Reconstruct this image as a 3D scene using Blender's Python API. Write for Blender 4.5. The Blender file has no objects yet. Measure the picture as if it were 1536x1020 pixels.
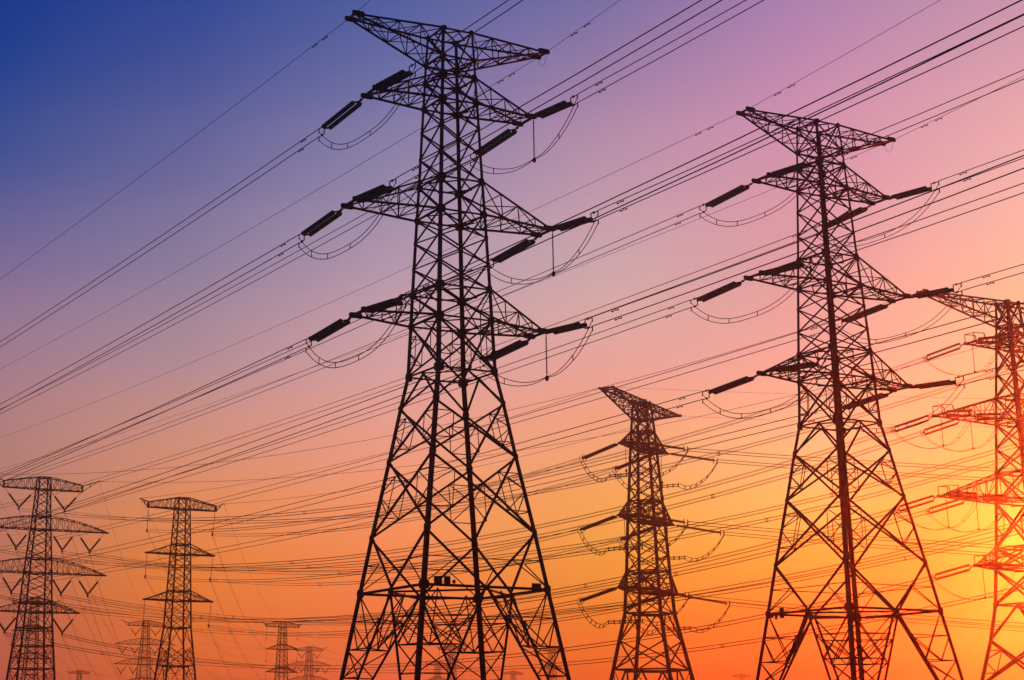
import bpy, bmesh, math, random
from mathutils import Vector, Matrix

random.seed(7)
S = bpy.context.scene
COL = S.collection
R = math.radians
EYE = 1.7                                   # camera height above the field

# ------------------------------------------------------------------ camera
cam_data = bpy.data.cameras.new("camera")
cam = bpy.data.objects.new("camera", cam_data)
COL.objects.link(cam)
cam.location = (0, 0, EYE)
cam.rotation_euler = (R(90 + 17.958), 0, 0)
cam_data.sensor_fit = 'HORIZONTAL'
cam_data.sensor_width = 36
cam_data.lens = 2625.5 * 36 / 1536
cam_data.shift_x = (768 - 638.6) / 1536
cam_data.shift_y = (258 - 510) / 1536
cam_data.clip_start = 0.5
cam_data.clip_end = 6000
S.camera = cam

# ------------------------------------------------------------------ sky
SUN_AZ, SUN_EL = 19.5, 6.2                  # degrees right of the view axis, above the horizon
world = bpy.data.worlds.new("World")
S.world = world
world.use_nodes = True
wt = world.node_tree
wt.nodes.clear()
N = wt.nodes.new
L = wt.links.new


def wmath(op, a, b=None):
    n = N('ShaderNodeMath')
    n.operation = op
    for i, v in enumerate((a, b)):
        if v is None:
            continue
        if isinstance(v, (int, float)):
            n.inputs[i].default_value = v
        else:
            L(v, n.inputs[i])
    return n.outputs[0]


def wrange(v, a, b, smooth=False):
    n = N('ShaderNodeMapRange')
    n.clamp = True
    if smooth:
        n.interpolation_type = 'SMOOTHSTEP'
    n.inputs['From Min'].default_value = a
    n.inputs['From Max'].default_value = b
    L(v, n.inputs['Value'])
    return n.outputs['Result']


def wmix(f, a, b):
    n = N('ShaderNodeMix')
    n.data_type = 'RGBA'
    L(f, n.inputs[0])
    for i, v in ((6, a), (7, b)):
        if isinstance(v, tuple):
            n.inputs[i].default_value = (*v, 1)
        else:
            L(v, n.inputs[i])
    return n.outputs[2]


tc = N('ShaderNodeTexCoord')
sep = N('ShaderNodeSeparateXYZ')
L(tc.outputs['Generated'], sep.inputs[0])
az = wmath('MULTIPLY', wmath('ARCTAN2', sep.outputs[0], sep.outputs[1]), 180 / math.pi)
el = wmath('MULTIPLY', wmath('ARCSINE', sep.outputs[2]), 180 / math.pi)
elf = wrange(el, 0, 24)
ELS = [0, 2, 4, 6, 8, 11, 14, 17, 20, 24]
# the dusk sky, column by column round the compass (azimuth in degrees from the view axis)
SKY = [
    (-15, [(0.420,0.055,0.046),(0.420,0.086,0.062),(0.424,0.123,0.086),(0.423,0.161,0.122),(0.409,0.190,0.169),(0.361,0.192,0.251),(0.223,0.147,0.300),(0.072,0.091,0.294),(0.016,0.055,0.270),(0.000,0.031,0.251)]),
    (-8, [(0.725,0.084,0.027),(0.770,0.133,0.022),(0.807,0.186,0.021),(0.796,0.236,0.052),(0.711,0.267,0.137),(0.491,0.263,0.270),(0.303,0.216,0.325),(0.177,0.156,0.328),(0.084,0.102,0.313),(0.019,0.057,0.294)]),
    (-1, [(0.788,0.066,0.027),(0.853,0.126,0.039),(0.906,0.195,0.050),(0.925,0.263,0.088),(0.888,0.319,0.175),(0.722,0.355,0.327),(0.511,0.328,0.403),(0.330,0.260,0.408),(0.189,0.183,0.382),(0.067,0.108,0.349)]),
    (6, [(0.602,0.025,0.000),(0.612,0.090,0.000),(0.685,0.217,0.011),(0.773,0.337,0.049),(0.831,0.362,0.122),(0.785,0.358,0.276),(0.605,0.390,0.391),(0.511,0.319,0.407),(0.369,0.229,0.386),(0.154,0.147,0.369)]),
    (13, [(0.828,0.003,0.000),(0.845,0.047,0.001),(0.852,0.191,0.013),(0.850,0.411,0.059),(0.838,0.494,0.166),(0.757,0.397,0.297),(0.684,0.326,0.333),(0.651,0.301,0.392),(0.564,0.262,0.423),(0.363,0.202,0.424)]),
    (20, [(0.943,0.000,0.000),(0.936,0.000,0.000),(0.936,0.019,0.002),(0.934,0.095,0.016),(0.929,0.265,0.069),(0.892,0.490,0.200),(0.872,0.493,0.317),(0.821,0.431,0.400),(0.695,0.349,0.410),(0.503,0.268,0.407)]),
]
ramps = []
for a, cs in SKY:
    n = N('ShaderNodeValToRGB')
    n.color_ramp.interpolation = 'CARDINAL'
    es = n.color_ramp.elements
    while len(es) < len(ELS):
        es.new(0.5)
    for e, x, c in zip(es, ELS, cs):
        e.position = x / 24
        e.color = (*c, 1)
    L(elf, n.inputs[0])
    ramps.append((a, n.outputs[0]))
sky = ramps[0][1]
for (a0, _), (a1, c1) in zip(ramps, ramps[1:]):
    sky = wmix(wrange(az, a0, a1), sky, c1)
# towards the zenith and round behind the camera the dusk is deep blue
sky = wmix(wrange(el, 20, 75, True), sky, (0.012, 0.022, 0.085))
sky = wmix(wrange(wmath('ABSOLUTE', az), 25, 110, True), sky, (0.010, 0.014, 0.040))
sky = wmix(wrange(el, 0, -6, True), sky, (0.020, 0.012, 0.008))
bg = N('ShaderNodeBackground')
L(sky, bg.inputs[0])
bg.inputs[1].default_value = 1.0
nish = N('ShaderNodeTexSky')
nish.sky_type = 'NISHITA'
nish.sun_disc = False
nish.sun_elevation = R(SUN_EL)
nish.sun_rotation = R(SUN_AZ)
bg2 = N('ShaderNodeBackground')
L(nish.outputs[0], bg2.inputs[0])
bg2.inputs[1].default_value = 0.0015
add = N('ShaderNodeAddShader')
L(bg.outputs[0], add.inputs[0])
L(bg2.outputs[0], add.inputs[1])
out = N('ShaderNodeOutputWorld')
L(add.outputs[0], out.inputs[0])

# ------------------------------------------------------------------ sun (low, red, behind the far right pylon)
sun_data = bpy.data.lights.new("sun", 'SUN')
sun_data.energy = 2.0
sun_data.angle = R(0.6)
sun_data.color = (1.0, 0.05, 0.004)
sun = bpy.data.objects.new("sun", sun_data)
COL.objects.link(sun)
sd = Vector((math.sin(R(SUN_AZ)) * math.cos(R(SUN_EL)), math.cos(R(SUN_AZ)) * math.cos(R(SUN_EL)), math.sin(R(SUN_EL))))
sun.rotation_euler = (-sd).to_track_quat('-Z', 'Y').to_euler()

S.view_settings.view_transform = 'Standard'
S.view_settings.look = 'None'
S.view_settings.exposure = 0
S.view_settings.gamma = 1
S.cycles.max_bounces = 3
S.cycles.diffuse_bounces = 2
S.cycles.volume_bounces = 0


# ------------------------------------------------------------------ materials
def material(name, c1, c2, rough=0.6, metal=0.0, scale=3.0, spec=0.3):
    m = bpy.data.materials.new(name)
    m.use_nodes = True
    t = m.node_tree
    p = t.nodes['Principled BSDF']
    co = t.nodes.new('ShaderNodeTexCoord')
    nz = t.nodes.new('ShaderNodeTexNoise')
    nz.inputs['Scale'].default_value = scale
    nz.inputs['Detail'].default_value = 4
    t.links.new(co.outputs['Object'], nz.inputs['Vector'])
    rp = t.nodes.new('ShaderNodeValToRGB')
    rp.color_ramp.elements[0].position = 0.35
    rp.color_ramp.elements[1].position = 0.7
    rp.color_ramp.elements[0].color = (*c1, 1)
    rp.color_ramp.elements[1].color = (*c2, 1)
    t.links.new(nz.outputs['Fac'], rp.inputs[0])
    t.links.new(rp.outputs[0], p.inputs['Base Color'])
    p.inputs['Roughness'].default_value = rough
    p.inputs['Metallic'].default_value = metal
    p.inputs['Specular IOR Level'].default_value = spec
    return m


STEEL = material('weathered_galvanised_steel', (0.045, 0.045, 0.047), (0.08, 0.078, 0.076), 0.7, 0.1, 2.0)
HARDWARE = material('forged_fittings', (0.05, 0.05, 0.05), (0.09, 0.09, 0.09), 0.55, 0.2, 6.0)
WIRE = material('weathered_aluminium_strand', (0.05, 0.05, 0.05), (0.09, 0.09, 0.09), 0.6, 0.2, 1.0)
GLASS = material('green_glass_discs', (0.012, 0.085, 0.075), (0.02, 0.14, 0.12), 0.5, 0.0, 5.0, 0.15)
POLYMER = material('dark_polymer_sheds', (0.06, 0.03, 0.025), (0.09, 0.045, 0.035), 0.5, 0.0, 5.0)
gt = GLASS.node_tree
gp = gt.nodes['Principled BSDF']
gtr = gt.nodes.new('ShaderNodeBsdfTranslucent')          # backlit glass lets the dusk through
gtr.inputs['Color'].default_value = (0.02, 0.46, 0.40, 1)
gmx = gt.nodes.new('ShaderNodeMixShader')
gmx.inputs[0].default_value = 0.6
gt.links.new(gp.outputs[0], gmx.inputs[1])
gt.links.new(gtr.outputs[0], gmx.inputs[2])
gt.links.new(gmx.outputs[0], gt.nodes['Material Output'].inputs['Surface'])
PLATE = material('enamel_sign_plate', (0.10, 0.035, 0.05), (0.13, 0.05, 0.065), 0.5, 0.0, 2.0)
SOIL = material('dry_field', (0.06, 0.05, 0.025), (0.13, 0.10, 0.05), 0.95, 0.0, 0.08)


# ------------------------------------------------------------------ mesh helpers
class MB:
    """Collects bars, plates, tubes and lathes and links them as ONE mesh object."""

    def __init__(self):
        self.v = []
        self.f = []

    def _ring(self, pts):
        i = len(self.v)
        self.v.extend([tuple(p) for p in pts])
        return i

    def _frame(self, d, hint=None):
        h = Vector(hint) if hint is not None else (Vector((0, 0, 1)) if abs(d.z) < 0.95 else Vector((1, 0, 0)))
        u = h - d * h.dot(d)
        if u.length < 1e-4:
            h = Vector((1, 0.3, 0))
            u = h - d * h.dot(d)
        u.normalize()
        return u, d.cross(u)

    def prism(self, p, q, prof, u, w, prof2=None):
        n = len(prof)
        a = self._ring([p + u * x + w * y for x, y in prof])
        b = self._ring([q + u * x + w * y for x, y in (prof2 or prof)])
        for i in range(n):
            j = (i + 1) % n
            self.f.append((a + i, a + j, b + j, b + i))
        if n == 4:
            self.f.append((a + 3, a + 2, a + 1, a))
            self.f.append((b, b + 1, b + 2, b + 3))
        elif n == 6:                                   # an angle: two convex caps
            for k, s in ((a, -1), (b, 1)):
                c1 = (k, k + 1, k + 2, k + 3)
                c2 = (k, k + 3, k + 4, k + 5)
                self.f.extend([c1[::-1], c2[::-1]] if s < 0 else [c1, c2])

    def bar(self, p, q, w, h=None, hint=None, off=None):
        p, q = Vector(p), Vector(q)
        if off is not None:
            p, q = p + off, q + off
        d = q - p
        if d.length < 1e-3:
            return
        d.normalize()
        u, x = self._frame(d, hint)
        a, b = w / 2, (h or w) / 2
        self.prism(p, q, [(-a, -b), (a, -b), (a, b), (-a, b)], u, x)

    def angle(self, p, q, w, u, x, w2=None, t=0.12):
        """an L section: flanges along u and x"""
        p, q = Vector(p), Vector(q)
        d = (q - p).normalized()
        u = (u - d * u.dot(d)).normalized()
        x = (x - d * x.dot(d) - u * x.dot(u)).normalized()

        def pr(s):
            k = s * t
            return [(0, 0), (s, 0), (s, k), (k, k), (k, s), (0, s)]
        self.prism(p, q, pr(w), u, x, pr(w2 or w))

    def plate(self, c, n, up, sx, sy, t=0.03, corner=0.3):
        n = Vector(n).normalized()
        up = Vector(up)
        up = (up - n * up.dot(n)).normalized()
        sdv = up.cross(n)
        k = corner
        prof = [(-sx, -sy * (1 - k)), (-sx * (1 - k), -sy), (sx * (1 - k), -sy), (sx, -sy * (1 - k)),
                (sx, sy * (1 - k)), (sx * (1 - k), sy), (-sx * (1 - k), sy), (-sx, sy * (1 - k))]
        c = Vector(c)
        a = self._ring([c - n * t / 2 + sdv * x + up * y for x, y in prof])
        b = self._ring([c + n * t / 2 + sdv * x + up * y for x, y in prof])
        for i in range(8):
            j = (i + 1) % 8
            self.f.append((a + i, a + j, b + j, b + i))
        self.f.append(tuple(a + i for i in range(7, -1, -1)))
        self.f.append(tuple(b + i for i in range(8)))

    def tube(self, pts, r, sides=6):
        pts = [Vector(p) for p in pts]
        rings = []
        u = None
        for i, p in enumerate(pts):
            d = (pts[min(i + 1, len(pts) - 1)] - pts[max(i - 1, 0)]).normalized()
            if u is None:
                u, w = self._frame(d)
            else:
                u = (u - d * u.dot(d)).normalized()
                w = d.cross(u)
            rings.append(self._ring([p + (u * math.cos(t) + w * math.sin(t)) * r
                                     for t in [2 * math.pi * k / sides for k in range(sides)]]))
        for a, b in zip(rings, rings[1:]):
            for k in range(sides):
                j = (k + 1) % sides
                self.f.append((a + k, a + j, b + j, b + k))
        self.f.append(tuple(rings[0] + k for k in range(sides - 1, -1, -1)))
        self.f.append(tuple(rings[-1] + k for k in range(sides)))

    def lathe(self, p, d, prof, sides=10):
        p, d = Vector(p), Vector(d).normalized()
        u, w = self._frame(d)
        rings = [self._ring([p + d * s + (u * math.cos(t) + w * math.sin(t)) * r
                             for t in [2 * math.pi * k / sides for k in range(sides)]]) for s, r in prof]
        for a, b in zip(rings, rings[1:]):
            for k in range(sides):
                j = (k + 1) % sides
                self.f.append((a + k, a + j, b + j, b + k))
        self.f.append(tuple(rings[0] + k for k in range(sides - 1, -1, -1)))
        self.f.append(tuple(rings[-1] + k for k in range(sides)))

    def build(self, name, mat, parent=None, origin=None, smooth=False):
        me = bpy.data.meshes.new(name)
        if origin is not None:
            o = Vector(origin)
            vs = [tuple(Vector(v) - o) for v in self.v]
        else:
            vs = self.v
        me.from_pydata(vs, [], self.f)
        me.materials.append(mat)
        if smooth:
            for p in me.polygons:
                p.use_smooth = True
        me.update()
        ob = bpy.data.objects.new(name, me)
        COL.objects.link(ob)
        if parent:
            ob.parent = parent
        elif origin is not None:
            ob.location = origin
        return ob


def tag(o, label, cat, group=None):
    o['label'] = label
    o['category'] = cat
    if group:
        o['group'] = group
    return o


def empty(name, loc, rz, label, cat, group=None):
    o = bpy.data.objects.new(name, None)
    COL.objects.link(o)
    o.location = loc
    o.rotation_euler = (0, 0, rz)
    return tag(o, label, cat, group)


def lerp(a, b, t):
    return Vector(a) + (Vector(b) - Vector(a)) * t


# ------------------------------------------------------------------ the ground
def ground():
    bm = bmesh.new()
    nx, ny = 60, 50
    grid = [[bm.verts.new((-760 + 1620 * i / nx, -300 + 1690 * j / ny,
                           0.25 * math.sin(i * 1.7) * math.cos(j * 1.3) - 0.25)) for j in range(ny + 1)] for i in range(nx + 1)]
    for i in range(nx):
        for j in range(ny):
            bm.faces.new((grid[i][j], grid[i + 1][j], grid[i + 1][j + 1], grid[i][j + 1]))
    me = bpy.data.meshes.new('ground')
    bm.to_mesh(me)
    bm.free()
    me.materials.append(SOIL)
    o = bpy.data.objects.new('ground', me)
    COL.objects.link(o)
    o['kind'] = 'structure'


ground()

CORN = [(-1, -1), (-1, 1), (1, 1), (1, -1)]           # local corners (arm axis, line axis)
FACES = [(0, 1), (1, 2), (2, 3), (3, 0)]


class Pylon:
    """A lattice pylon. Local x runs along the cross-arms, local -y is the near side."""

    def __init__(self, name, x, y, yaw, levels, label, group, st, detail=True):
        self.x, self.y, self.yaw = x, y, R(yaw)
        self.lv = {}
        self.order = []
        for k, z, w in levels:
            self.lv[k] = (z + EYE, w)
            self.order.append(k)
        self.st = st
        self.detail = detail
        self.root = empty(name, (x, y, 0), self.yaw, label, 'pylon', group)
        self.body = MB()
        self.M = Matrix.Translation((x, y, 0)) @ Matrix.Rotation(self.yaw, 4, 'Z')

    def W(self, lx, ly, z):
        return self.M @ Vector((lx, ly, z))

    def zw(self, k):
        return self.lv[k]

    def c(self, k, i):
        z, w = self.lv[k]
        sx, sy = CORN[i]
        return Vector((sx * w, sy * w, z))

    def legs(self):
        st = self.st
        for i, (sx, sy) in enumerate(CORN):
            mb = MB()
            n = len(self.order)
            for j in range(n - 1):
                a, b = self.c(self.order[j], i), self.c(self.order[j + 1], i)
                f0, f1 = j / (n - 1), (j + 1) / (n - 1)
                w0 = st['leg0'] + (st['leg1'] - st['leg0']) * f0
                w1 = st['leg0'] + (st['leg1'] - st['leg0']) * f1
                if self.detail:
                    mb.angle(a, b, w0, Vector((-sx, 0, 0)), Vector((0, -sy, 0)), w1, 0.16)
                else:
                    d = (b - a).normalized()
                    u, x = mb._frame(d, (1, 1, 0))
                    h0, h1 = w0 * .42, w1 * .42
                    mb.prism(a, b, [(-h0, -h0), (h0, -h0), (h0, h0), (-h0, h0)], u, x,
                             [(-h1, -h1), (h1, -h1), (h1, h1), (-h1, h1)])
            mb.build('leg', STEEL, self.root)

    def face(self, i):
        a, b = FACES[i]
        (ax, ay), (bx, by) = CORN[a], CORN[b]
        nrm = Vector(((ax + bx) / 2, (ay + by) / 2, 0)).normalized()
        return a, b, nrm

    def panel(self, k0, k1, kind, n=1, w=None, wm=None, red=False):
        """bracing of all four faces between level k0 (top) and k1"""
        st = self.st
        w = w or st['br']
        wm = wm or st['mi']
        z0, w0 = self.lv[k0]
        z1, w1 = self.lv[k1]
        for fi in range(4):
            ia, ib, nrm = self.face(fi)
            for j in range(n):
                def pt(i, t):
                    sx, sy = CORN[i]
                    z = z0 + (z1 - z0) * t
                    ww = w0 + (w1 - w0) * t
                    return Vector((sx * ww, sy * ww, z))
                t0, t1 = j / n, (j + 1) / n
                tl, tr, bl, br = pt(ia, t0), pt(ib, t0), pt(ia, t1), pt(ib, t1)
                off = -nrm * (w * 0.6)
                off2 = -nrm * (w * 1.75)
                if kind == 'X':
                    self.body.bar(tl, br, w, hint=nrm, off=off)
                    self.body.bar(tr, bl, w, hint=nrm, off=off2)
                    if j > 0 and st.get('rungs'):
                        self.body.bar(tl, tr, wm, hint=nrm, off=-nrm * (wm * .5))
                    if red:
                        c = (tl + br) / 2
                        # where the diagonals really cross
                        a_, b_ = (tr - tl).length, (br - bl).length
                        tt = a_ / (a_ + b_)
                        c = lerp((tl + tr) / 2, (bl + br) / 2, tt)
                        o3 = -nrm * (w * 0.2)
                        for top, bot in ((tl, bl), (tr, br)):
                            m = lerp(top, bot, tt)
                            q1, q2 = (top + c) / 2, (bot + c) / 2
                            self.body.bar(m, q1, wm, hint=nrm, off=o3)
                            self.body.bar(m, q2, wm, hint=nrm, off=o3)
                            self.body.bar(lerp(top, bot, tt * .5), q1, wm, hint=nrm, off=o3)
                            self.body.bar(lerp(top, bot, (1 + tt) / 2), q2, wm, hint=nrm, off=o3)
                        d1, d2 = (tl + c) / 2, (br + c) / 2
                        self.body.bar(d1, lerp(bl, c, .5), wm * .8, hint=nrm, off=o3)
                        self.body.bar((tr + c) / 2, d2, wm * .8, hint=nrm, off=o3)
                elif kind == 'A':                     # from the middle of the upper edge down to both legs
                    m = (tl + tr) / 2
                    self.body.bar(m, bl, w, hint=nrm, off=off)
                    self.body.bar(m, br, w, hint=nrm, off=off2)
                    if red:
                        for top, bot in ((tl, bl), (tr, br)):
                            for t in (0.33, 0.66):
                                self.body.bar(lerp(top, bot, t), lerp(m, bot, t), wm, hint=nrm, off=-nrm * (w * .2))
                            self.body.bar(lerp(top, bot, .33), lerp(m, bot, .66), wm, hint=nrm, off=-nrm * (w * .2))
                            self.body.bar(top, lerp(m, bot, .33), wm, hint=nrm, off=-nrm * (w * .2))
                elif kind == 'V':                     # from both legs down to the middle of the lower edge
                    m = (bl + br) / 2
                    self.body.bar(tl, m, w, hint=nrm, off=off)
                    self.body.bar(tr, m, w, hint=nrm, off=off2)
                    if red:
                        o3 = -nrm * (w * .2)
                        for top, bot in ((tl, bl), (tr, br)):
                            a1 = lerp(top, bot, .5)
                            b1 = lerp(top, m, .5)
                            self.body.bar(a1, b1, wm, hint=nrm, off=o3)
                            self.body.bar(bot, b1, wm, hint=nrm, off=o3)
                        b0, b1 = lerp(tl, m, .5), lerp(tr, m, .5)
                        self.body.bar(b0, b1, wm, hint=nrm, off=-nrm * (w * 2.6))

    def ring(self, k, w=None, mb=None, plan=True, double=False):
        w = w or self.st['br']
        mb = mb or self.body
        for fi in range(4):
            ia, ib, nrm = self.face(fi)
            mb.bar(self.c(k, ia), self.c(k, ib), w, hint=nrm, off=-nrm * (w * .55))
            if plan:
                a = (self.c(k, ia) + self.c(k, ib)) / 2
                ic = FACES[(fi + 1) % 4][1]
                b = (self.c(k, ib) + self.c(k, ic)) / 2
                mb.bar(a, b, w * .75, off=Vector((0, 0, -w)))

    def belt(self, k, w):
        mb = MB()
        self.ring(k, w, mb)
        mb.build('belt', STEEL, self.root)

    def gussets(self, k, s):
        for fi in range(4):
            ia, ib, nrm = self.face(fi)
            a, b = self.c(k, ia), self.c(k, ib)
            d = (b - a).normalized()
            for p, q in ((a, d), (b, -d)):
                self.body.plate(p + q * s * .75 + nrm * 0.02, nrm, (0, 0, 1), s * .95, s, 0.025, .45)

    def nodes(self, k, s):
        """small joint plates at a leg node"""
        for fi in range(4):
            ia, ib, nrm = self.face(fi)
            a, b = self.c(k, ia), self.c(k, ib)
            d = (b - a).normalized()
            for p, q in ((a, d), (b, -d)):
                self.body.plate(p + q * s * .7 + nrm * 0.015, nrm, (0, 0, 1), s * .7, s, 0.02, .5)

    def arm(self, kt, kb, length, tw, n=4, peak=False, tip_h=0.0, bulge=0.0, cw=None, lw=None, horn=None, sides=(-1, 1), plate=True, frame=False, mid=None):
        """one cross-arm each side: kt / kb are the body levels its upper and lower chords spring from"""
        st = self.st
        cw = cw or st['ch']
        lw = lw or st['mi']
        zt, wt_ = self.lv[kt]
        zb, wb = self.lv[kb]
        for s in sides:
            mb = MB()
            ztip = zt if peak else zb
            tipb = [Vector((s * length, sy * tw, ztip - (tip_h if peak else 0))) for sy in (-1, 1)]
            tipt = [Vector((s * length, sy * tw, ztip + (0 if peak else tip_h))) for sy in (-1, 1)]
            bot0 = [Vector((s * wb, sy * wb, zb)) for sy in (-1, 1)]
            top0 = [Vector((s * wt_, sy * wt_, zt)) for sy in (-1, 1)]

            def P(side, upper, t):
                a, b = (top0[side], tipt[side]) if upper else (bot0[side], tipb[side])
                p = lerp(a, b, t)
                if upper and bulge:
                    p.z += bulge * 4 * t * (1 - t)
                return p
            for side in (0, 1):
                for upper in (True, False):
                    m = n if (upper and bulge) else 1
                    heavy = cw if (upper == peak or not upper) else cw * .8
                    for j in range(m):
                        mb.bar(P(side, upper, j / m), P(side, upper, (j + 1) / m), heavy, hint=(0, 1, 0))
                yo = Vector((0, (1 if side == 0 else -1) * lw * .4, 0))
                for j in range(n):
                    t0, t1 = j / n, (j + 1) / n
                    if j > 0:
                        mb.bar(P(side, True, t0), P(side, False, t0), lw, hint=(0, 1, 0), off=yo)
                    if j < n - 1 or tip_h:
                        if (j % 2 == 0) != peak:
                            mb.bar(P(side, True, t0), P(side, False, t1), lw, hint=(0, 1, 0), off=yo * 2.6)
                        else:
                            mb.bar(P(side, False, t0), P(side, True, t1), lw, hint=(0, 1, 0), off=yo * 2.6)
            for upper in (True, False):
                zo = Vector((0, 0, (-1 if upper else 1) * lw * .4))
                for j in range(n):
                    t0, t1 = j / n, (j + 1) / n
                    if j > 0:
                        mb.bar(P(0, upper, t0), P(1, upper, t0), lw, off=zo)
                    a, b = (0, 1) if j % 2 == 0 else (1, 0)
                    mb.bar(P(a, upper, t0), P(b, upper, t1), lw, off=zo * 2.6)
                    if not upper or peak:
                        mb.bar(P(b, upper, t0), P(a, upper, t1), lw * .8, off=zo * 4.6)
            # end piece that carries the strings
            mb.bar(tipb[0] + Vector((0, -.22, 0)), tipb[1] + Vector((0, .22, 0)), cw * 1.15)
            if tip_h:
                for side in (0, 1):
                    mb.bar(tipb[side], tipt[side], cw)
                mb.bar(tipt[0], tipt[1], cw * .8)
            if plate:
                for side, sy in ((0, -1), (1, 1)):
                    mb.plate(tipb[side] + Vector((-s * .2, sy * .09, .03)), (0, 1, 0), (0, 0, 1), .42, .17, .04, .35)
            if frame:                                  # small raised bracket at the arm end
                for side in (0, 1):
                    b0 = tipb[side]
                    mb.bar(b0, b0 + Vector((0, 0, 1.05)), lw)
                    mb.bar(b0 + Vector((0, 0, 1.05)), b0 + Vector((-s * 1.6, 0, 1.15)), lw)
                    mb.bar(b0 + Vector((-s * 1.6, 0, 1.15)), b0 + Vector((-s * 1.9, 0, .2)), lw * 1.3)
                mb.bar(tipb[0] + Vector((0, 0, 1.05)), tipb[1] + Vector((0, 0, 1.05)), lw)
            if horn:                                   # raised horn for the earth wire
                hx, hz = horn
                e = Vector((s * hx, 0, ztip + hz))
                for side in (0, 1):
                    mb.bar(tipb[side], e, lw * 1.4)
                    mb.bar(tipt[side], e, lw * 1.4)
                    mb.bar(lerp(tipb[side], e, .45), lerp(tipt[side], e, .45), lw)
                mb.bar(e + Vector((-s * .1, 0, 0)), e + Vector((s * .35, 0, -.12)), lw * 1.8)
            mb.build('crossarm', STEEL, self.root)

    def hips(self, kb, t, w):
        """triangular hip frames hung under the belt between the two big diagonals beside each leg"""
        base = self.order[-1]
        mb = self.body
        for i in range(4):
            fa = [f for f in range(4) if i in FACES[f]]
            pts = []
            mids = []
            for f in fa:
                ia, ib = FACES[f]
                m = (self.c(kb, ia) + self.c(kb, ib)) / 2
                d = lerp(m, self.c(base, i), t)
                pts.append(d)
                mids.append(m)
                leg = lerp(self.c(kb, i), self.c(base, i), t)
                nrm = self.face(f)[2]
                o = -nrm * .08
                mb.bar(leg, d, w * 1.2, hint=nrm, off=o)
                # zigzag between leg and diagonal above the horizontal
                lm = lerp(self.c(kb, i), self.c(base, i), t * .5)
                dm = lerp(m, self.c(base, i), t * .5)
                mb.bar(lm, dm, w, hint=nrm, off=o)
                mb.bar(self.c(kb, i), d, w, hint=nrm, off=o * 1.9)
                hm = lerp(leg, d, .5)
                mb.bar(lm, hm, w, hint=nrm, off=o)
                mb.bar(dm, hm, w, hint=nrm, off=o)
                low = lerp(self.c(kb, i), self.c(base, i), t * 1.5)
                mb.bar(low, lerp(m, self.c(base, i), t * 1.5), w * 1.1, hint=nrm, off=o)
                mb.bar(leg, lerp(m, self.c(base, i), t * 1.5), w, hint=nrm, off=o * 1.9)
                mb.bar(d, low, w, hint=nrm, off=o * 2.6)
            # the hip plane itself
            a, b = pts
            ma, mb_ = mids
            mb.bar(a, b, w * 1.2)
            h = (a + b) / 2
            q = (ma + mb_) / 2
            for e in (ma, mb_):
                mb.bar(h, e, w)
            mb.bar(q, h, w, off=Vector((0, 0, -.05)))
            mb.bar(q, a, w)
            mb.bar(q, b, w)
            mb.bar(lerp(ma, a, .5), lerp(mb_, b, .5), w)
            mb.bar(lerp(ma, a, .5), h, w, off=Vector((0, 0, .06)))
            mb.bar(lerp(mb_, b, .5), h, w, off=Vector((0, 0, .06)))

    def finish(self):
        self.body.build('body_bracing', STEEL, self.root)


# ------------------------------------------------------------------ wires, strings and fittings
class Line:
    """how a span leaves a pylon: heading, slope and sag of conductors and of earth wires"""

    def __init__(self, head, m, c, mg=None, cg=None):
        self.d = Vector((math.cos(R(head)), math.sin(R(head)), 0))
        self.m, self.c = m, c
        self.mg, self.cg = (m if mg is None else mg), (c if cg is None else cg)

    def at(self, A, s, dz=0.0, earth=False):
        m, c = (self.mg, self.cg) if earth else (self.m, self.c)
        return Vector(A) + self.d * s + Vector((0, 0, dz + m * s + c * s * s))


def span_samples(s0, s1):
    n = max(12, int((s1 - s0) / 9))
    return [s0 + (s1 - s0) * i / n for i in range(n + 1)]


def damper(A, d, parent_obj):
    """a dumbbell damper clamped under a wire"""
    mb = MB()
    mb.bar(A, A + Vector((0, 0, -.09)), .05)
    a = A + Vector((0, 0, -.10))
    mb.tube([a - d * .26, a + d * .26], .018, 5)
    mb.lathe(a - d * .34, d, [(0, .03), (.03, .046), (.12, .046), (.17, .035)], 8)
    mb.lathe(a + d * .17, d, [(0, .035), (.03, .046), (.12, .046), (.17, .03)], 8)
    mb.build('damper', HARDWARE, parent_obj, origin=parent_obj.location)


def wire(line, A, s0, s1, dz, r, label, group, earth=False, dampers=(), name='power_wire', cat='power wire'):
    mb = MB()
    mb.tube([line.at(A, s, dz, earth) for s in span_samples(s0, s1)], r, 6)
    o = mb.build(name, WIRE, origin=line.at(A, s0, dz, earth), smooth=True)
    tag(o, label, cat, group)
    for s in dampers:
        damper(line.at(A, s, dz, earth), line.d, o)
    return o


def disc_profile(n, pitch, r, core):
    pr = [(0, core)]
    for i in range(n):
        b = i * pitch
        pr += [(b + pitch * .18, core), (b + pitch * .45, r * .82), (b + pitch * .68, r), (b + pitch * .8, r * .55), (b + pitch * .9, core)]
    pr.append((n * pitch, core))
    return pr


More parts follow.
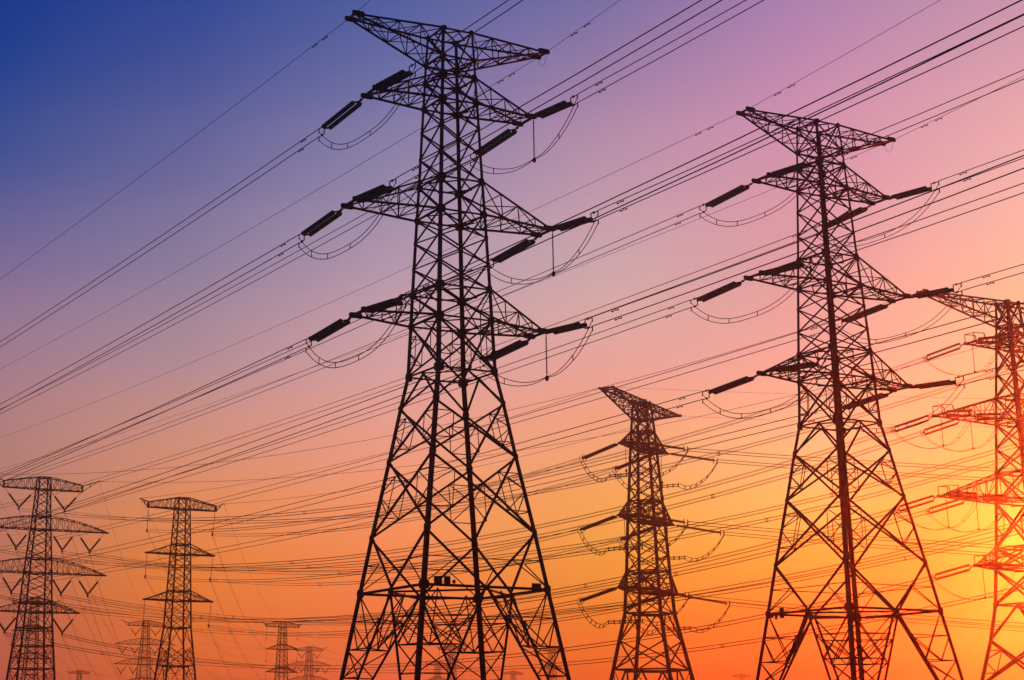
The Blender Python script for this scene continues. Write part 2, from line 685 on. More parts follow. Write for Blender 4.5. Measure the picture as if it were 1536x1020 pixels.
def tension_string(p, q, lat, label, group, n, r, sep, mat, lead=.55, tail=.35, yoke=.25, sides=10, ring=0.0):
    """twin string of discs from arm tip p to dead-end q; the vertical yoke at q carries the two wires"""
    p, q = Vector(p), Vector(q)
    d = (q - p).normalized()
    ln = (q - p).length
    e = empty('insulator_string', p, 0, label, 'insulator', group)
    # links from the arm and the first yoke
    mb = MB()
    y0 = p + d * lead
    mb.tube([p, p + d * lead * .45], .045, 6)
    mb.lathe(p + d * lead * .35, d, [(0, .03), (.04, .09), (.10, .09), (.14, .03)], 8)
    mb.tube([p + d * lead * .45, y0 - d * .1], .05, 6)
    mb.bar(y0 - lat * (sep / 2 + .06), y0 + lat * (sep / 2 + .06), .05, .12)
    mb.bar(p + d * lead * .6, y0 - lat * sep / 2, .045)
    mb.bar(p + d * lead * .6, y0 + lat * sep / 2, .045)
    mb.build('link_fitting', HARDWARE, e, origin=p)
    body = ln - lead - tail
    for sgn in (-1, 1):
        m2 = MB()
        a = y0 + lat * (sgn * sep / 2) + d * .03
        m2.lathe(a, d, disc_profile(n, (body - .06) / n, r, r * .33), sides)
        m2.build('disc_string', mat, e, origin=p, smooth=False)
    y1 = p + d * (ln - tail)
    m3 = MB()
    m3.bar(y1 - lat * (sep / 2 + .06), y1 + lat * (sep / 2 + .06), .05, .12)
    m3.tube([y1, q], .04, 6)
    m3.bar(y1 - lat * sep / 2, q - d * .05, .04)
    m3.bar(y1 + lat * sep / 2, q - d * .05, .04)
    up = Vector((0, 0, 1))
    if yoke:
        m3.tube([q + up * yoke, q - up * yoke], .035, 6)
        for sgn in (-1, 1):
            c = q + up * yoke * sgn
            m3.tube([c - d * .04, c + d * .75], .034, 6)
            m3.lathe(c + d * .22, d, [(0, .035), (.03, .075), (.12, .075), (.16, .035)], 8)
            m3.bar(c + d * .72, c + d * .74 - up * .25, .06)
    if ring:
        lat = up.cross(d).normalized()
        for a in (0, 1):
            cc = q - d * (.1 + .5 * a)
            pts = [cc + (lat * math.cos(t) + up * math.sin(t)) * ring for t in [2 * math.pi * k / 14 for k in range(15)]]
            m3.tube(pts, .035, 5)
    m3.build('yoke_plate', HARDWARE, e, origin=p)
    return e


def hang_string(p, q, label, group, n, r, mat, weight=True, sides=8, name='insulator_string'):
    """a single suspended string with a clamp at its lower end"""
    p, q = Vector(p), Vector(q)
    d = (q - p).normalized()
    ln = (q - p).length
    e = empty(name, p, 0, label, 'insulator', group)
    mb = MB()
    mb.tube([p, p + d * ln * .12], .03, 5)
    mb.build('link_fitting', HARDWARE, e, origin=p)
    m2 = MB()
    m2.lathe(p + d * ln * .1, d, disc_profile(n, ln * .8 / n, r, r * .45), sides)
    m2.build('disc_string', mat, e, origin=p)
    m3 = MB()
    m3.tube([p + d * ln * .88, q], .035, 5)
    if weight:
        m3.lathe(q - d * .1, d, [(0, .04), (.05, .1), (.16, .12), (.26, .1), (.32, .04)], 8)
    else:
        m3.bar(q - d * .35, q + d * .25, .3, .42)
    m3.build('clamp', HARDWARE, e, origin=p)
    return e


def jumper(pts_list, r, label, group, spacers=()):
    """slack loop of two parallel cables with small spacers"""
    e = empty('jumper_loop', pts_list[0][0], 0, label, 'jumper cable', group)
    for pts in pts_list:
        mb = MB()
        mb.tube(pts, r, 6)
        mb.build('cable', WIRE, e, origin=pts_list[0][0], smooth=True)
    if len(pts_list) > 1:
        for f in spacers:
            i = int(f * (len(pts_list[0]) - 1))
            m2 = MB()
            m2.bar(pts_list[0][i], pts_list[1][i], .05)
            m2.build('spacer', HARDWARE, e, origin=pts_list[0][0])
    return e


def loop_points(a, b, sag, n=28, pw=2.2, via=None):
    a, b = Vector(a), Vector(b)
    out_ = []
    for i in range(n + 1):
        t = i / n
        p = lerp(a, b, t)
        p.z -= sag * (1 - abs(2 * t - 1) ** pw)
        out_.append(p)
    return out_


def bundle(A, B, sag, label, group, r=.022, sp=.2, strands=4, every=70.0, phase=None):
    """a bundle conductor from A to B: parallel strands held by square spacers, one thing"""
    A, B = Vector(A), Vector(B)
    hd = (B - A)
    hd.z = 0
    ln = hd.length
    hd.normalize()
    lat = Vector((-hd.y, hd.x, 0))

    def at(s):
        u = s / ln
        p = lerp(A, B, u)
        p.z -= 4 * sag * u * (1 - u)
        return p
    offs = {4: [(-1, -1), (-1, 1), (1, 1), (1, -1)], 2: [(0, -1), (0, 1)], 1: [(0, 0)]}[strands]
    mb = MB()
    for a, b in offs:
        mb.tube([at(s) + lat * (a * sp) + Vector((0, 0, b * sp)) for s in span_samples(0, ln)], r, 4)
    o = mb.build('earth_wire' if strands == 1 else 'bundle_conductor', WIRE, origin=A, smooth=True)
    tag(o, label, 'power wire', group)
    if strands > 1 and every:
        s = random.uniform(15, 45) if phase is None else phase
        while s < ln - 10:
            m2 = MB()
            c = at(s)
            k = sp * 1.12
            q = [c + lat * (a * k) + Vector((0, 0, b * k)) for a, b in offs]
            for i in range(len(q)):
                m2.bar(q[i], q[(i + 1) % len(q)], .075)
                if len(q) == 2:
                    break
            m2.build('spacer', HARDWARE, o, origin=o.location)
            s += every * random.uniform(.8, 1.2)
    return o


# ================================================================== the two big strain pylons
AWAY = Line(119.38, -.0150, 1.22e-4, -.0076, 1.34e-4)
TOW = Line(-61.02, -.0060, 3.75e-4, .0590, 2.97e-4)
BIG_LEVELS = [('T', 41.221, 1.048), ('P0', 39.391, 1.147), ('A1t', 38.216, 1.185), ('A1b', 36.58, 1.257), ('X1', 35.009, 1.323),
              ('X2', 33.306, 1.388), ('A2t', 31.579, 1.459), ('A2b', 29.529, 1.555), ('X3', 28.1, 1.615), ('X4', 26.5, 1.683),
              ('A3t', 24.942, 1.75), ('A3b', 23.087, 1.816), ('W', 20.072, 1.932), ('D1', 18.207, 2.261), ('D2', 15.141, 2.748),
              ('D3', 10.881, 3.463), ('B', 7.814, 3.941), ('G', -1.7, 5.45)]
BIG_STYLE = dict(leg0=.14, leg1=.25, br=.09, mi=.048, ch=.12)
ARMS = [('top', 'A1t', 'A1b', 5.429), ('middle', 'A2t', 'A2b', 6.627), ('bottom', 'A3t', 'A3b', 6.003)]
TIPW = .698


def sign_plates(py, on, items, k='B'):
    """plates bolted to the belt: on = face index, items = (fraction along, width, height, drop)"""
    ia, ib, nrm = py.face(on)
    a, b = py.c(k, ia), py.c(k, ib)
    d = (b - a).normalized()
    for t, w, h, dz in items:
        mb = MB()
        c = lerp(a, b, t) + nrm * .09 + Vector((0, 0, dz))
        mb.bar(c - d * w / 2, c + d * w / 2, h, .03, hint=(0, 0, 1))
        mb.bar(c - d * w * .4 - nrm * .03, c - d * w * .4 - nrm * .12, .05)
        mb.bar(c + d * w * .4 - nrm * .03, c + d * w * .4 - nrm * .12, .05)
        mb.build('sign_plate', PLATE, py.root)


def big_pylon(x, y, yaw, who, label, plates, posts=True):
    py = Pylon('lattice_pylon', x, y, yaw, BIG_LEVELS, label, 'lattice pylons of the power lines', BIG_STYLE)
    py.legs()
    py.panel('T', 'P0', 'X', w=.075)
    py.panel('P0', 'A1t', 'X', w=.075)
    py.panel('A1t', 'A1b', 'X', w=.085)
    for a, b in (('A1b', 'X1'), ('X1', 'X2'), ('X2', 'A2t'), ('A2t', 'A2b'), ('A2b', 'X3'), ('X3', 'X4'), ('X4', 'A3t'), ('A3t', 'A3b')):
        py.panel(a, b, 'X', w=.08)
    py.panel('A3b', 'W', 'X', w=.10, red=True)
    py.panel('W', 'D1', 'A', w=.10)
    py.panel('D1', 'D2', 'X', w=.105, red=True)
    py.panel('D2', 'D3', 'X', w=.11, red=True)
    py.panel('D3', 'B', 'V', w=.11, red=True)
    py.panel('B', 'G', 'A', w=.105)
    for k in ('T', 'P0', 'A1t', 'A1b', 'A2t', 'A2b', 'A3t', 'A3b'):
        py.ring(k, .09)
        py.gussets(k, .22 if k not in ('T', 'P0') else .16)
    for k in ('X1', 'X2', 'X3', 'X4'):
        py.nodes(k, .14)
    for k in ('D1', 'D2', 'D3'):
        py.nodes(k, .19)
    py.gussets('W', .24)
    py.belt('W', .09)
    py.belt('B', .135)
    py.gussets('B', .23)
    py.hips('B', .32, .055)
    py.arm('T', 'P0', 6.681, .426, 4, peak=True, cw=.10, lw=.05)
    for nm, kt, kb, ln in ARMS:
        py.arm(kt, kb, ln, TIPW, 4, cw=.115, lw=.05)
    for p in plates:
        sign_plates(py, *p)
    py.finish()
    SA, ST = 5.35, 4.15                                  # string lengths away from / towards the camera
    wire_group = 'conductors of the line over ' + who
    h = .27
    lat = py.W(1, 0, 0) - py.W(0, 0, 0)
    for side, sx in (('left', -1), ('right', 1)):
        for nm, kt, kb, ln in ARMS:
            z = py.zw(kb)[0]
            far = py.W(sx * ln, TIPW + .1, z)
            near = py.W(sx * ln, -TIPW - .1, z)
            ea = AWAY.at(far, SA, -.375)
            et = TOW.at(near, ST, -.34)
            arm = '%s %s arm of %s' % (nm, side, who)
            tension_string(far + Vector((0, 0, -.08)), ea, lat, 'green disc string leaning lower left from the ' + arm,
                           'insulator strings on ' + who, 24, .152, .46, GLASS, lead=.85, tail=.3, yoke=h)
            tension_string(near + Vector((0, 0, -.08)), et, lat, 'green disc string pointing right from the ' + arm,
                           'insulator strings on ' + who, 20, .155, .46, GLASS, lead=.5, tail=.25, yoke=h)
            for nm2, sg in (('upper', 1), ('lower', -1)):
                wire(AWAY, far, SA + .7, 420, -.375 + sg * h, .03, '%s wire from %s down to lower left' % (nm2, arm),
                     wire_group, dampers=(SA + 3.0 + (.3 if sg < 0 else 0),))
                wire(TOW, near, ST + .7, 260, -.34 + sg * h, .03, '%s wire from %s up to upper right' % (nm2, arm),
                     wire_group, dampers=(ST + 3.0 + (.3 if sg < 0 else 0),))
            # slack jumper under the arm
            loops = []
            for sg in (1, -1):
                a = AWAY.at(far, SA + .74, -.375 + sg * h - .2)
                b = TOW.at(near, ST + .74, -.34 + sg * h - .2)
                o = Vector((0, 0, .13 * sg * -1))
                if side == 'left' or not posts:
                    loops.append(loop_points(a, b, 2.15 + .25 * (sg < 0) * -1, 34, 2.6))
                else:
                    mid = py.W(sx * ln, -TIPW - .1, z - 2.72 + .02 * sg)
                    p1 = loop_points(a, mid, .75, 16, 2.2)
                    p2 = loop_points(mid, b, .62, 14, 2.2)
                    loops.append(p1 + p2[1:])
            jumper(loops, .024, 'slack twin jumper loop hanging under ' + arm, 'jumper loops on ' + who, (.16, .34, .58) if side == 'left' or not posts else (.22, .8))
            if side == 'right' and posts:
                hang_string(py.W(sx * ln, -TIPW - .1, z - .05), py.W(sx * ln, -TIPW - .1, z - 2.75), 'thin post hanging below %s with round weight' % arm,
                            'jumper posts on ' + who, 14, .055, POLYMER, True, name='jumper_post')
        zt = py.zw('T')[0]
        for nm2, ln_, sy, s1 in (('lower left', AWAY, 1, 420), ('upper right', TOW, -1, 260)):
            wire(ln_, py.W(sx * 6.68, sy * .45, zt), .1, s1, 0, .018, 'thin earth wire from %s peak of %s to %s' % (side, who, nm2),
                 'earth wires of the line over ' + who, earth=True, dampers=(3.2, 4.6), name='earth_wire')
    # small earth-wire tail at the right peak
    zt = py.zw('T')[0]
    a = py.W(6.6, .4, zt - .05)
    b = py.W(6.75, -.45, zt)
    tail = MB()
    tail.tube(loop_points(a, b, .75, 12, 2.0), .012, 5)
    tail.build('bonding_cable', WIRE, py.root).data.transform(py.M.inverted())
    return py


big_pylon(1.4787, 100.0, 27.85, 'the tallest pylon', 'tallest black steel lattice pylon with three pairs of arms, left of centre',
          [(3, [(.888, .48, .40, .24), (.818, .38, .54, .18), (.765, .16, .2, .18), (.115, .58, .42, .08)])])
big_pylon(27.749, 116.884, 29.336, 'the second tallest pylon', 'second tallest dark lattice pylon, right of the tallest one, legs overlapping in the middle',
          [(0, [(.925, .36, .24, -.16), (.865, .22, .34, -.22), (.79, .4, .68, 0)])], False)

# ================================================================== the orange-lit pylon cut off by the right edge
W3 = 'the orange pylon'
p3 = Pylon('lattice_pylon', 68.19, 200, 27.51,
           [('T', 48.53, .99), ('P0', 45.9, 1.13), ('A1t', 44.81, 1.21), ('A1b', 43.28, 1.32), ('A2t', 37.55, 1.74), ('A2b', 34.46, 1.95), ('A3t', 28.86, 2.31),
            ('A3b', 25.5, 2.56), ('A4t', 20.51, 2.9), ('A4b', 18.19, 3.1), ('W', 14.28, 3.4), ('D', 10.48, 4.02), ('E', 5.6, 5.1), ('G', -1.7, 6.6)],
           'orange backlit lattice pylon with four arm tiers cut off by the right picture edge', 'lattice pylons of the power lines',
           dict(leg0=.26, leg1=.55, br=.14, mi=.08, ch=.17))
p3.legs()
p3.panel('T', 'P0', 'X')
p3.panel('P0', 'A1t', 'X')
p3.panel('A1t', 'A1b', 'X')
p3.panel('A1b', 'A2t', 'X', 2, w=.15)
p3.panel('A2t', 'A2b', 'X', w=.15)
p3.panel('A2b', 'A3t', 'X', 2, w=.16)
p3.panel('A3t', 'A3b', 'X', w=.16)
p3.panel('A3b', 'A4t', 'X', 1, w=.18, red=True)
p3.panel('A4t', 'A4b', 'X', w=.16)
p3.panel('A4b', 'W', 'X', w=.18)
p3.panel('W', 'D', 'A', w=.18)
p3.panel('D', 'E', 'X', w=.2, red=True)
p3.panel('E', 'G', 'X', w=.2)
for k in ('T', 'P0', 'A1t', 'A1b', 'A2t', 'A2b', 'A3t', 'A3b', 'A4t', 'A4b'):
    p3.ring(k, .15)
    p3.gussets(k, .3)
for k in ('W', 'E'):
    p3.belt(k, .17)
    p3.gussets(k, .35)
p3.arm('T', 'P0', 13.26, .45, 7, peak=True, cw=.16, lw=.075)
for kt, kb, ln in (('A1t', 'A1b', 6.53), ('A2t', 'A2b', 12.4), ('A3t', 'A3b', 12.7), ('A4t', 'A4b', 8.3)):
    p3.arm(kt, kb, ln, .7, 6 if ln > 9 else 4, cw=.17, lw=.07, frame=True)
p3.finish()
def heading(a):
    return Vector((math.cos(R(a)), math.sin(R(a)), 0))


AW3, TO3 = heading(137), heading(-72)
SPAN = {}                                                # dead ends and clamps that the spans join: key -> point
lat3 = p3.W(1, 0, 0) - p3.W(0, 0, 0)
POS3 = [('top', 'A1b', [('tip', 'only', 6.5)]), ('second', 'A2b', [('tip', 'outer', 12.3), ('middle', 'inner', 7.9)]),
        ('third', 'A3b', [('tip', 'outer', 12.6), ('middle', 'inner', 8.2)]), ('lowest', 'A4b', [('tip', 'only', 8.2)])]
for side, sx in (('left', -1), ('right', 1)):
    for nm, kb, pos in POS3:
        for pn, vn, px in pos:
            z = p3.zw(kb)[0]
            far = p3.W(sx * px, .85, z)
            near = p3.W(sx * px, -.85, z)
            ea = far + AW3 * 5.2 + Vector((0, 0, -1.0))
            et = near + TO3 * 5.2 + Vector((0, 0, -.8))
            arm = '%s of the %s %s arm of %s' % (pn, nm, side, W3)
            la = Vector((-AW3.y, AW3.x, 0))
            tension_string(far, ea, Vector((0, 0, 1)), 'double string leaning left from ' + arm, 'insulator strings on ' + W3, 28, .16, .52, POLYMER,
                           lead=.6, tail=.4, yoke=.0, sides=8, ring=.34)
            SPAN['v', side, nm, vn] = ea
            if side == 'left':
                lb = Vector((-TO3.y, TO3.x, 0))
                tension_string(near, et, Vector((0, 0, 1)), 'double string leaning right from ' + arm, 'insulator strings on ' + W3, 28, .16, .52, POLYMER,
                               lead=.6, tail=.4, yoke=.0, sides=8, ring=.34)
                bundle(et, et + TO3 * 240, 8, 'wire bundle running right from ' + arm, 'bundle wires running right from ' + W3)
                pt = p3.W(sx * px, -.3, z - .05)
                hang_string(pt, pt + Vector((0, 0, -3.35)), 'thin post hanging from ' + arm, 'jumper posts on ' + W3, 18, .06, POLYMER, True, name='jumper_post')
                mid = pt + Vector((0, 0, -3.4))
                ls = []
                for o in (-.22, .22):
                    q = lat3 * o
                    ls.append(loop_points(ea + q, mid + q, 1.0, 14) + loop_points(mid + q, et + q, .9, 14)[1:])
                jumper(ls, .022, 'slack jumper loop below ' + arm, 'jumper loops on ' + W3, (.25, .75))
    SPAN['v', side, 'horn'] = p3.W(sx * 13.2, .5, p3.zw('T')[0])

# ================================================================== the small strain pylon between the two big ones
W4 = 'the small middle pylon'
p4 = Pylon('lattice_pylon', 31.11, 250, 61.2,
           [('T', 46.11, .97), ('P0', 43.66, 1.14), ('A1t', 41.87, 1.28), ('A1b', 39.55, 1.42), ('A2t', 32.03, 1.82), ('A2b', 29.39, 1.99), ('A3t', 22.33, 2.3),
            ('A3b', 19.62, 2.47), ('W', 16.62, 2.62), ('D', 12.9, 3.33), ('B', 9.08, 4.03), ('G', -1.7, 6.1)],
           'small black lattice pylon standing between the two tallest pylons', 'lattice pylons of the power lines', dict(leg0=.3, leg1=.52, br=.13, mi=.085, ch=.2), detail=False)
p4.legs()
p4.panel('T', 'P0', 'X')
p4.panel('P0', 'A1t', 'X')
p4.panel('A1t', 'A1b', 'X', 2)
p4.panel('A1b', 'A2t', 'X', 4)
p4.panel('A2t', 'A2b', 'X', 2)
p4.panel('A2b', 'A3t', 'X', 3)
p4.panel('A3t', 'A3b', 'X', 1)
p4.panel('A3b', 'W', 'X', 1)
p4.panel('W', 'D', 'A', 1, w=.17)
p4.panel('D', 'B', 'X', 1, w=.17)
p4.panel('B', 'G', 'A', 1, w=.2, red=True)
for k in ('T', 'P0', 'A1t', 'A1b', 'A2t', 'A2b', 'A3t', 'A3b'):
    p4.ring(k, .18)
    p4.gussets(k, .3)
p4.belt('W', .22)
p4.belt('B', .22)
p4.arm('T', 'P0', 12.92, .95, 7, peak=True, cw=.2, lw=.09)
for kt, kb, ln in (('A1t', 'A1b', 5.95), ('A2t', 'A2b', 7.25), ('A3t', 'A3b', 8.1)):
    p4.arm(kt, kb, ln, 1.2, 4, cw=.24, lw=.1, plate=False, frame=False)
p4.finish()
AW4, TO4 = heading(133), heading(-14)
for side, sx in (('left', -1), ('right', 1)):
    for nm, kb, ln in (('top', 'A1b', 5.95), ('middle', 'A2b', 7.25), ('bottom', 'A3b', 8.1)):
        z = p4.zw(kb)[0]
        far = p4.W(sx * ln, 1.2, z)
        near = p4.W(sx * ln, -1.2, z)
        arm = '%s %s arm of %s' % (nm, side, W4)
        ends = []
        for hd, st_, slope, word in ((AW4, far, -.2, 'left'), (TO4, near, -.19, 'right')):
            la = Vector((-hd.y, hd.x, 0))
            en = st_ + hd * 7.3 + Vector((0, 0, slope * 7.3))
            ends.append(en)
            tension_string(st_, en, la, 'dark string sloping %s from %s' % (word, arm), 'insulator strings on ' + W4, 32, .21, .44, POLYMER,
                           lead=.5, tail=.5, yoke=0, sides=7, ring=.45)
        SPAN['i', side, nm] = ends[0]
        bundle(ends[1], ends[1] + TO4 * 300, 9, 'wire bundle running right from ' + arm, 'bundle wires running right from ' + W4)
        # rigid jumper tube on a hanger, with slack tails at both ends
        hz = z - 4.6
        e = empty('jumper_tube', p4.W(sx * (ln + .8), 0, z), 0, 'rigid spaced jumper tube hung below ' + arm, 'jumper cable', 'jumper tubes on ' + W4)
        c0 = p4.W(sx * (ln + .8), 0, hz)
        td = (TO4 - AW4).normalized()
        mb = MB()
        for k in (-1, 1):
            mb.tube([c0 - td * 2.6 + Vector((0, 0, .14 * k)), c0 + td * 2.6 + Vector((0, 0, .14 * k))], .06, 6)
        for k in range(7):
            q = c0 + td * (-2.5 + 5.0 * k / 6)
            mb.bar(q + Vector((0, 0, -.3)), q + Vector((0, 0, .3)), .13)
        mb.build('tube', HARDWARE, e, origin=e.location)
        mb = MB()
        mb.tube([p4.W(sx * (ln + .8), 0, z + .5), c0 + Vector((0, 0, .2))], .035, 5)
        mb.bar(p4.W(sx * (ln + .8), 0, z + .5), p4.W(sx * (ln - .6), 0, z + .4), .09)
        mb.lathe(c0 + Vector((0, 0, .75)), (0, 0, -1), [(0, .05), (.08, .16), (.3, .16), (.4, .05)], 7)
        mb.build('hanger', HARDWARE, e, origin=e.location)
        for en, sg in ((ends[0], -1), (ends[1], 1)):
            both = []
            for o in (-.26, .26):
                mb = MB()
                both.append([q + Vector((0, 0, o)) + p4.M.to_3x3() @ Vector((o, 0, 0)) for q in loop_points(en, c0 + td * 2.6 * sg, 1.5, 14, 2.4)])
                mb.tube(both[-1], .045, 5)
                mb.build('cable', WIRE, e, origin=e.location)
            for k in (2, 4, 6, 8, 10, 12):
                mb = MB()
                mb.bar(both[0][k], both[1][k], .09)
                mb.build('spacer', HARDWARE, e, origin=e.location)
    SPAN['i', side, 'horn'] = p4.W(sx * 12.9, .95, p4.zw('T')[0])
    q = p4.W(sx * 12.9, -.95, p4.zw('T')[0])
    bundle(q, q + TO4 * 300, 7, 'earth wire running right from %s peak of %s' % (side, W4), 'earth wires running right from ' + W4, r=.014, strands=1)

# ================================================================== suspension pylons on the left and far away
def v_pylon(x, y, yaw, who, label, sc=1.0, near=True, fat=1.0):
    """four-circuit suspension pylon with V strings"""
    lv = [('T', 46.72, 1.0), ('P0', 44.5, 1.12), ('A1t', 39.5, 1.35), ('A1b', 37.1, 1.5), ('A2t', 31.8, 1.88), ('A2b', 29.2, 2.05),
          ('A3t', 23.9, 2.32), ('A3b', 22.2, 2.45), ('W', 19.41, 2.65), ('C', 16.2, 2.93), ('E', 12.2, 3.27), ('H', 7.5, 3.67), ('G', -1.7, 4.45)]
    lv = [(k, z * sc if k != 'G' else z, w * sc) for k, z, w in lv]
    f = fat
    py = Pylon('lattice_pylon', x, y, yaw, lv, label, 'lattice pylons of the power lines',
               dict(leg0=.22 * f, leg1=.38 * f, br=.10 * f, mi=.07 * f, ch=.16 * f, rungs=False), detail=False)
    py.legs()
    for a, b, n in (('T', 'P0', 1), ('P0', 'A1t', 3), ('A1t', 'A1b', 1), ('A1b', 'A2t', 3), ('A2t', 'A2b', 1), ('A2b', 'A3t', 3), ('A3t', 'A3b', 1), ('A3b', 'W', 1)):
        py.panel(a, b, 'X', n)
    py.panel('W', 'C', 'A', 1, red=near)
    py.panel('C', 'E', 'X', 1, red=near)
    py.panel('E', 'H', 'X', 1, red=near)
    py.panel('H', 'G', 'X', 1, red=near)
    for k in ('T', 'P0', 'A1t', 'A1b', 'A2t', 'A2b', 'A3t', 'A3b', 'W', 'C', 'E', 'H'):
        py.ring(k, .16 * f)
    py.arm('T', 'P0', 7.5 * sc, .35 * sc, 8, peak=False, tip_h=1.15 * sc, bulge=.06 * sc, cw=.15 * f, lw=.062 * f, horn=(10.8 * sc, 2.3 * sc), plate=False)
    py.arm('A1t', 'A1b', 13.0 * sc, .3 * sc, 10, bulge=.42 * sc, cw=.15 * f, lw=.062 * f, plate=False)
    py.arm('A2t', 'A2b', 13.0 * sc, .3 * sc, 10, bulge=.42 * sc, cw=.15 * f, lw=.062 * f, plate=False)
    py.arm('A3t', 'A3b', 8.3 * sc, .3 * sc, 6, bulge=.18 * sc, cw=.15 * f, lw=.062 * f, plate=False)
    py.finish()
    ends = {}
    for side, sx in (('left', -1), ('right', 1)):
        for nm, kb, spans in (('top', 'P0', [('only', 1.3, 7.4)]), ('second', 'A1b', [('inner', 1.8, 6.9), ('outer', 6.9, 12.4)]),
                              ('third', 'A2b', [('inner', 2.2, 7.1), ('outer', 7.1, 12.4)]), ('lowest', 'A3b', [('only', 2.6, 8.1)])):
            for vn, xa, xb in spans:
                z = py.zw(kb)[0]
                arm = '%s %s arm of %s' % (nm, side, who)
                pre = '' if vn == 'only' else vn + ' '
                bot = Vector((sx * (xa + xb) / 2 * sc, 0, z - 3.55 * sc))
                e = empty('insulator_string', py.W(*bot), 0, '%sV shaped string hanging under the %s' % (pre, arm), 'insulator', 'V strings on ' + who)
                for xx in (xa, xb):
                    top = py.W(sx * xx * sc, 0, z)
                    b = py.W(*bot)
                    d = (b - top).normalized()
                    ln = (b - top).length
                    mb = MB()
                    mb.tube([top, top + d * ln * .32], .035 * f, 5)
                    mb.tube([b - d * .1, b], .05 * f, 5)
                    mb.lathe(top + d * ln * .32, d, disc_profile(14 if near else 5, ln * .64 / (14 if near else 5), .235 * f, .14 * f), 7 if near else 5)
                    mb.build('disc_string', POLYMER, e, origin=e.location)
                mb = MB()
                q = py.W(*bot)
                mb.bar(q + Vector((0, 0, .12)), q + Vector((0, 0, -.45)), .34 * f, .3 * f)
                mb.build('clamp', HARDWARE, e, origin=e.location)
                ends['v', side, nm, vn] = q + Vector((0, 0, -.4))
        ends['v', side, 'horn'] = py.W(sx * 10.8 * sc, 0, py.zw('P0')[0] + 2.2 * sc)
    py.ends = ends
    return py


def i_pylon(x, y, yaw, who, label, sc=1.0, near=True, fat=1.0):
    """double-circuit suspension pylon with single hanging strings"""
    lv = [('T', 44.19, 1.06), ('P0', 42.1, 1.16), ('A1t', 35.42, 1.41), ('A1b', 33.56, 1.49), ('A2t', 26.73, 1.72), ('A2b', 24.96, 1.8),
          ('W', 19.99, 1.97), ('C', 16.6, 2.32), ('B', 13.05, 2.68), ('E', 8.5, 3.12), ('G', -1.7, 4.1)]
    lv = [(k, z * sc if k != 'G' else z, w * sc) for k, z, w in lv]
    f = fat
    py = Pylon('lattice_pylon', x, y, yaw, lv, label, 'lattice pylons of the power lines',
               dict(leg0=.22 * f, leg1=.36 * f, br=.10 * f, mi=.07 * f, ch=.2 * f), detail=False)
    py.legs()
    for a, b, n in (('T', 'P0', 1), ('P0', 'A1t', 4), ('A1t', 'A1b', 1), ('A1b', 'A2t', 4), ('A2t', 'A2b', 1), ('A2b', 'W', 2)):
        py.panel(a, b, 'X', n)
    py.panel('W', 'C', 'A')
    py.panel('C', 'B', 'X', red=near)
    py.panel('B', 'E', 'A', red=near)
    py.panel('E', 'G', 'X', red=near)
    for k in ('T', 'P0', 'A1t', 'A1b', 'A2t', 'A2b', 'W', 'B', 'E'):
        py.ring(k, .17 * f)
    py.arm('T', 'P0', 6.9 * sc, .3 * sc, 7, tip_h=.95 * sc, bulge=.0, cw=.2 * f, lw=.065 * f, horn=(8.5 * sc, 1.55 * sc), plate=False)
    py.arm('A1t', 'A1b', 6.8 * sc, .25 * sc, 5, cw=.2 * f, lw=.065 * f, plate=near)
    py.arm('A2t', 'A2b', 6.8 * sc, .25 * sc, 5, cw=.2 * f, lw=.065 * f, plate=near)
    py.finish()
    ends = {}
    for side, sx in (('left', -1), ('right', 1)):
        for nm, kb, ln in (('top', 'P0', 6.8), ('middle', 'A1b', 6.7), ('bottom', 'A2b', 6.7)):
            z = py.zw(kb)[0]
            arm = '%s %s arm of %s' % (nm, side, who)
            a = py.W(sx * ln * sc, 0, z)
            b = a + Vector((-.35 if sx > 0 else -.08, 0, -4.5 * sc))
            hang_string(a, b, 'single string hanging from the ' + arm, 'hanging strings on ' + who, 24 if near else 6, .075 * f, POLYMER, False, 6)
            ends['i', side, nm] = b
        ends['i', side, 'horn'] = py.W(sx * 8.6 * sc, 0, py.zw('P0')[0] + 1.5 * sc)
    py.ends = ends
    return py


p5 = v_pylon(-71.6, 330, 28, 'the leftmost pylon', 'leftmost black lattice pylon with V strings, cut by the left edge')
p6 = i_pylon(-46.8, 340, 29, 'the slim left pylon', 'slim black lattice pylon with raised horns, second from the left edge')
# far pylons in the haze: kind, picture column used once to find the bearing, distance, ...
FAR = [
    ('v', 222, 745, 1.0, 'the hazy left pylon', 'hazy lattice pylon with V strings just left of the slim horned pylon', 1.0),
    ('i', 425.6, 711, 1.0, 'the hazy narrow pylon', 'hazy narrow pylon with three arm pairs midway to the tallest pylon', 1.1),
    ('v', 466, 960, 1.0, 'the hazy wide pylon', 'hazy wide pylon with V strings right behind the narrow hazy one', 1.1),
    ('i', 54, 600, 1.02, 'the half hidden pylon', 'lattice pylon half hidden behind the legs of the leftmost pylon', 1.0),
    ('i', 677, 897, 1.0, 'the faint pylon between the legs', 'faint distant pylon seen between the legs of the tallest pylon', 1.1),
    ('i', 656, 1085, 1.0, 'the fainter pylon between the legs', 'fainter lower pylon left of the other one between the tallest legs', 1.1),
    ('i', 825, 910, 1.0, 'the faint pylon by the right leg', 'faint distant pylon beside the right leg of the tallest pylon', 1.1),
    ('i', 767.6, 1240, 1.0, 'the tiny middle pylon', 'tiny faint pylon top low behind the tallest pylon legs', 1.2),
    ('i', 127, 1225, 1.0, 'the tiny left pylon', 'tiny faint pylon top beside the foot of the leftmost pylon', 1.2),
    ('i', 1105, 1270, .98, 'the tiny right pylon', 'tiny faint pylon top at the bottom between the small and second tallest pylons', 1.2),
]
far = []
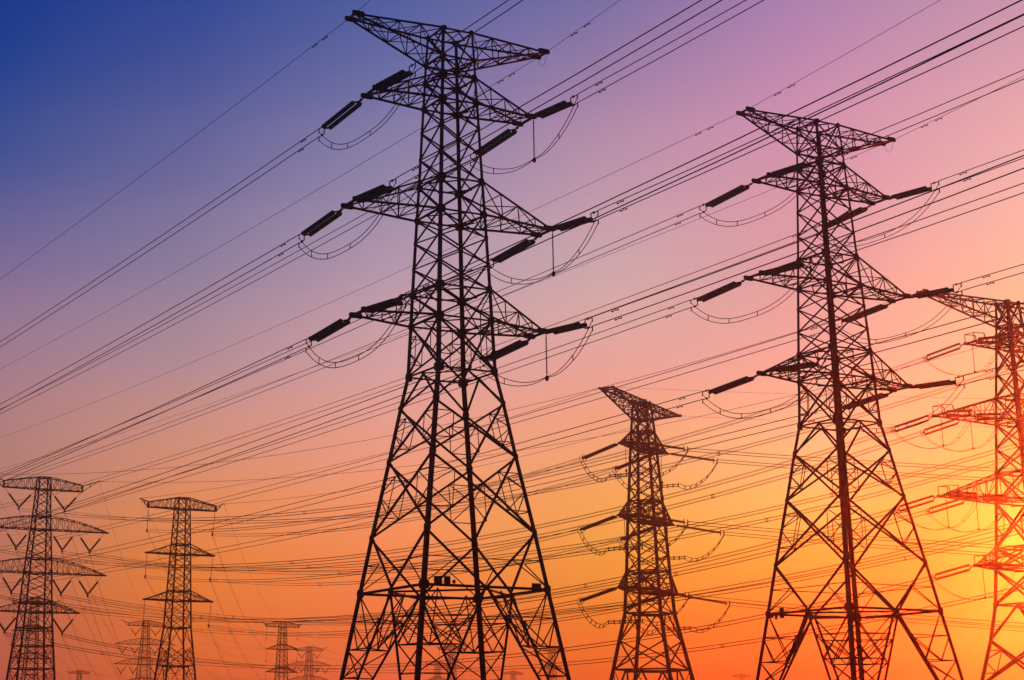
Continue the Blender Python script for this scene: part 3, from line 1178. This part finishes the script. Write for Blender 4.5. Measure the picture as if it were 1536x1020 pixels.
for kind, px, y, sc, who, label, fat in FAR:
    x = (px - 638.6) / 2625.5 * y * .977
    far.append((v_pylon if kind == 'v' else i_pylon)(x, y, 28.5, who, label, sc, False, fat))


def string_up(ends_a, ends_b, who_a, who_b, sag, sag_e, strands=4, r=.024, sp=.2, every=70):
    """all conductors and earth wires of one span between two pylons"""
    for k, a in ends_a.items():
        if k not in ends_b:
            continue
        b = ends_b[k]
        if k[2] == 'horn':
            bundle(a, b, sag_e, '%s earth wire between %s and %s' % (k[1], who_a, who_b), 'earth wires from %s to %s' % (who_a, who_b),
                   r=r * 1.2, strands=1)
        else:
            nm = k[2] + (' ' + k[3] if len(k) > 3 and k[3] != 'only' else '')
            bundle(a, b, sag * random.uniform(.95, 1.05), '%s %s bundle strung between %s and %s' % (k[1], nm, who_a, who_b),
                   'wire bundles from %s to %s' % (who_a, who_b), r=r, sp=sp, strands=strands, every=every)


string_up(SPAN, p5.ends, W3, 'the leftmost pylon', 8.0, 6.0)
string_up(SPAN, p6.ends, W4, 'the slim left pylon', 3.0, 2.2)
string_up(p5.ends, far[0].ends, 'the leftmost pylon', 'the hazy left pylon', 15, 11, 2, .02, .22, 0)
string_up(p6.ends, far[1].ends, 'the slim left pylon', 'the hazy narrow pylon', 14, 10, 2, .02, .22, 0)
string_up(far[0].ends, far[2].ends, 'the hazy left pylon', 'the hazy wide pylon', 7, 5, 2, .02, .2, 0)
string_up(far[1].ends, far[4].ends, 'the hazy narrow pylon', 'the faint pylon between the legs', 6, 4, 2, .02, .2, 0)

# ================================================================== dusk haze
HAZE_DENSITY = 3.0e-4
m = bpy.data.materials.new('dusk_haze')
m.use_nodes = True
t = m.node_tree
t.nodes.clear()
pv = t.nodes.new('ShaderNodeVolumePrincipled')
pv.inputs['Color'].default_value = (.93, .92, .92, 1)
pv.inputs['Density'].default_value = HAZE_DENSITY
pv.inputs['Anisotropy'].default_value = .95
om = t.nodes.new('ShaderNodeOutputMaterial')
t.links.new(pv.outputs[0], om.inputs['Volume'])
bm = bmesh.new()
bmesh.ops.create_cube(bm, size=1)
x0, x1, y0, y1, z0, z1 = -800, 900, -340, 1430, -1.6, 75
for v in bm.verts:
    v.co = Vector((x0 if v.co.x < 0 else x1, y0 if v.co.y < 0 else y1, z0 if v.co.z < 0 else z1))
me = bpy.data.meshes.new('haze')
bm.to_mesh(me)
bm.free()
me.materials.append(m)
hz = bpy.data.objects.new('haze', me)
COL.objects.link(hz)
hz['kind'] = 'stuff'
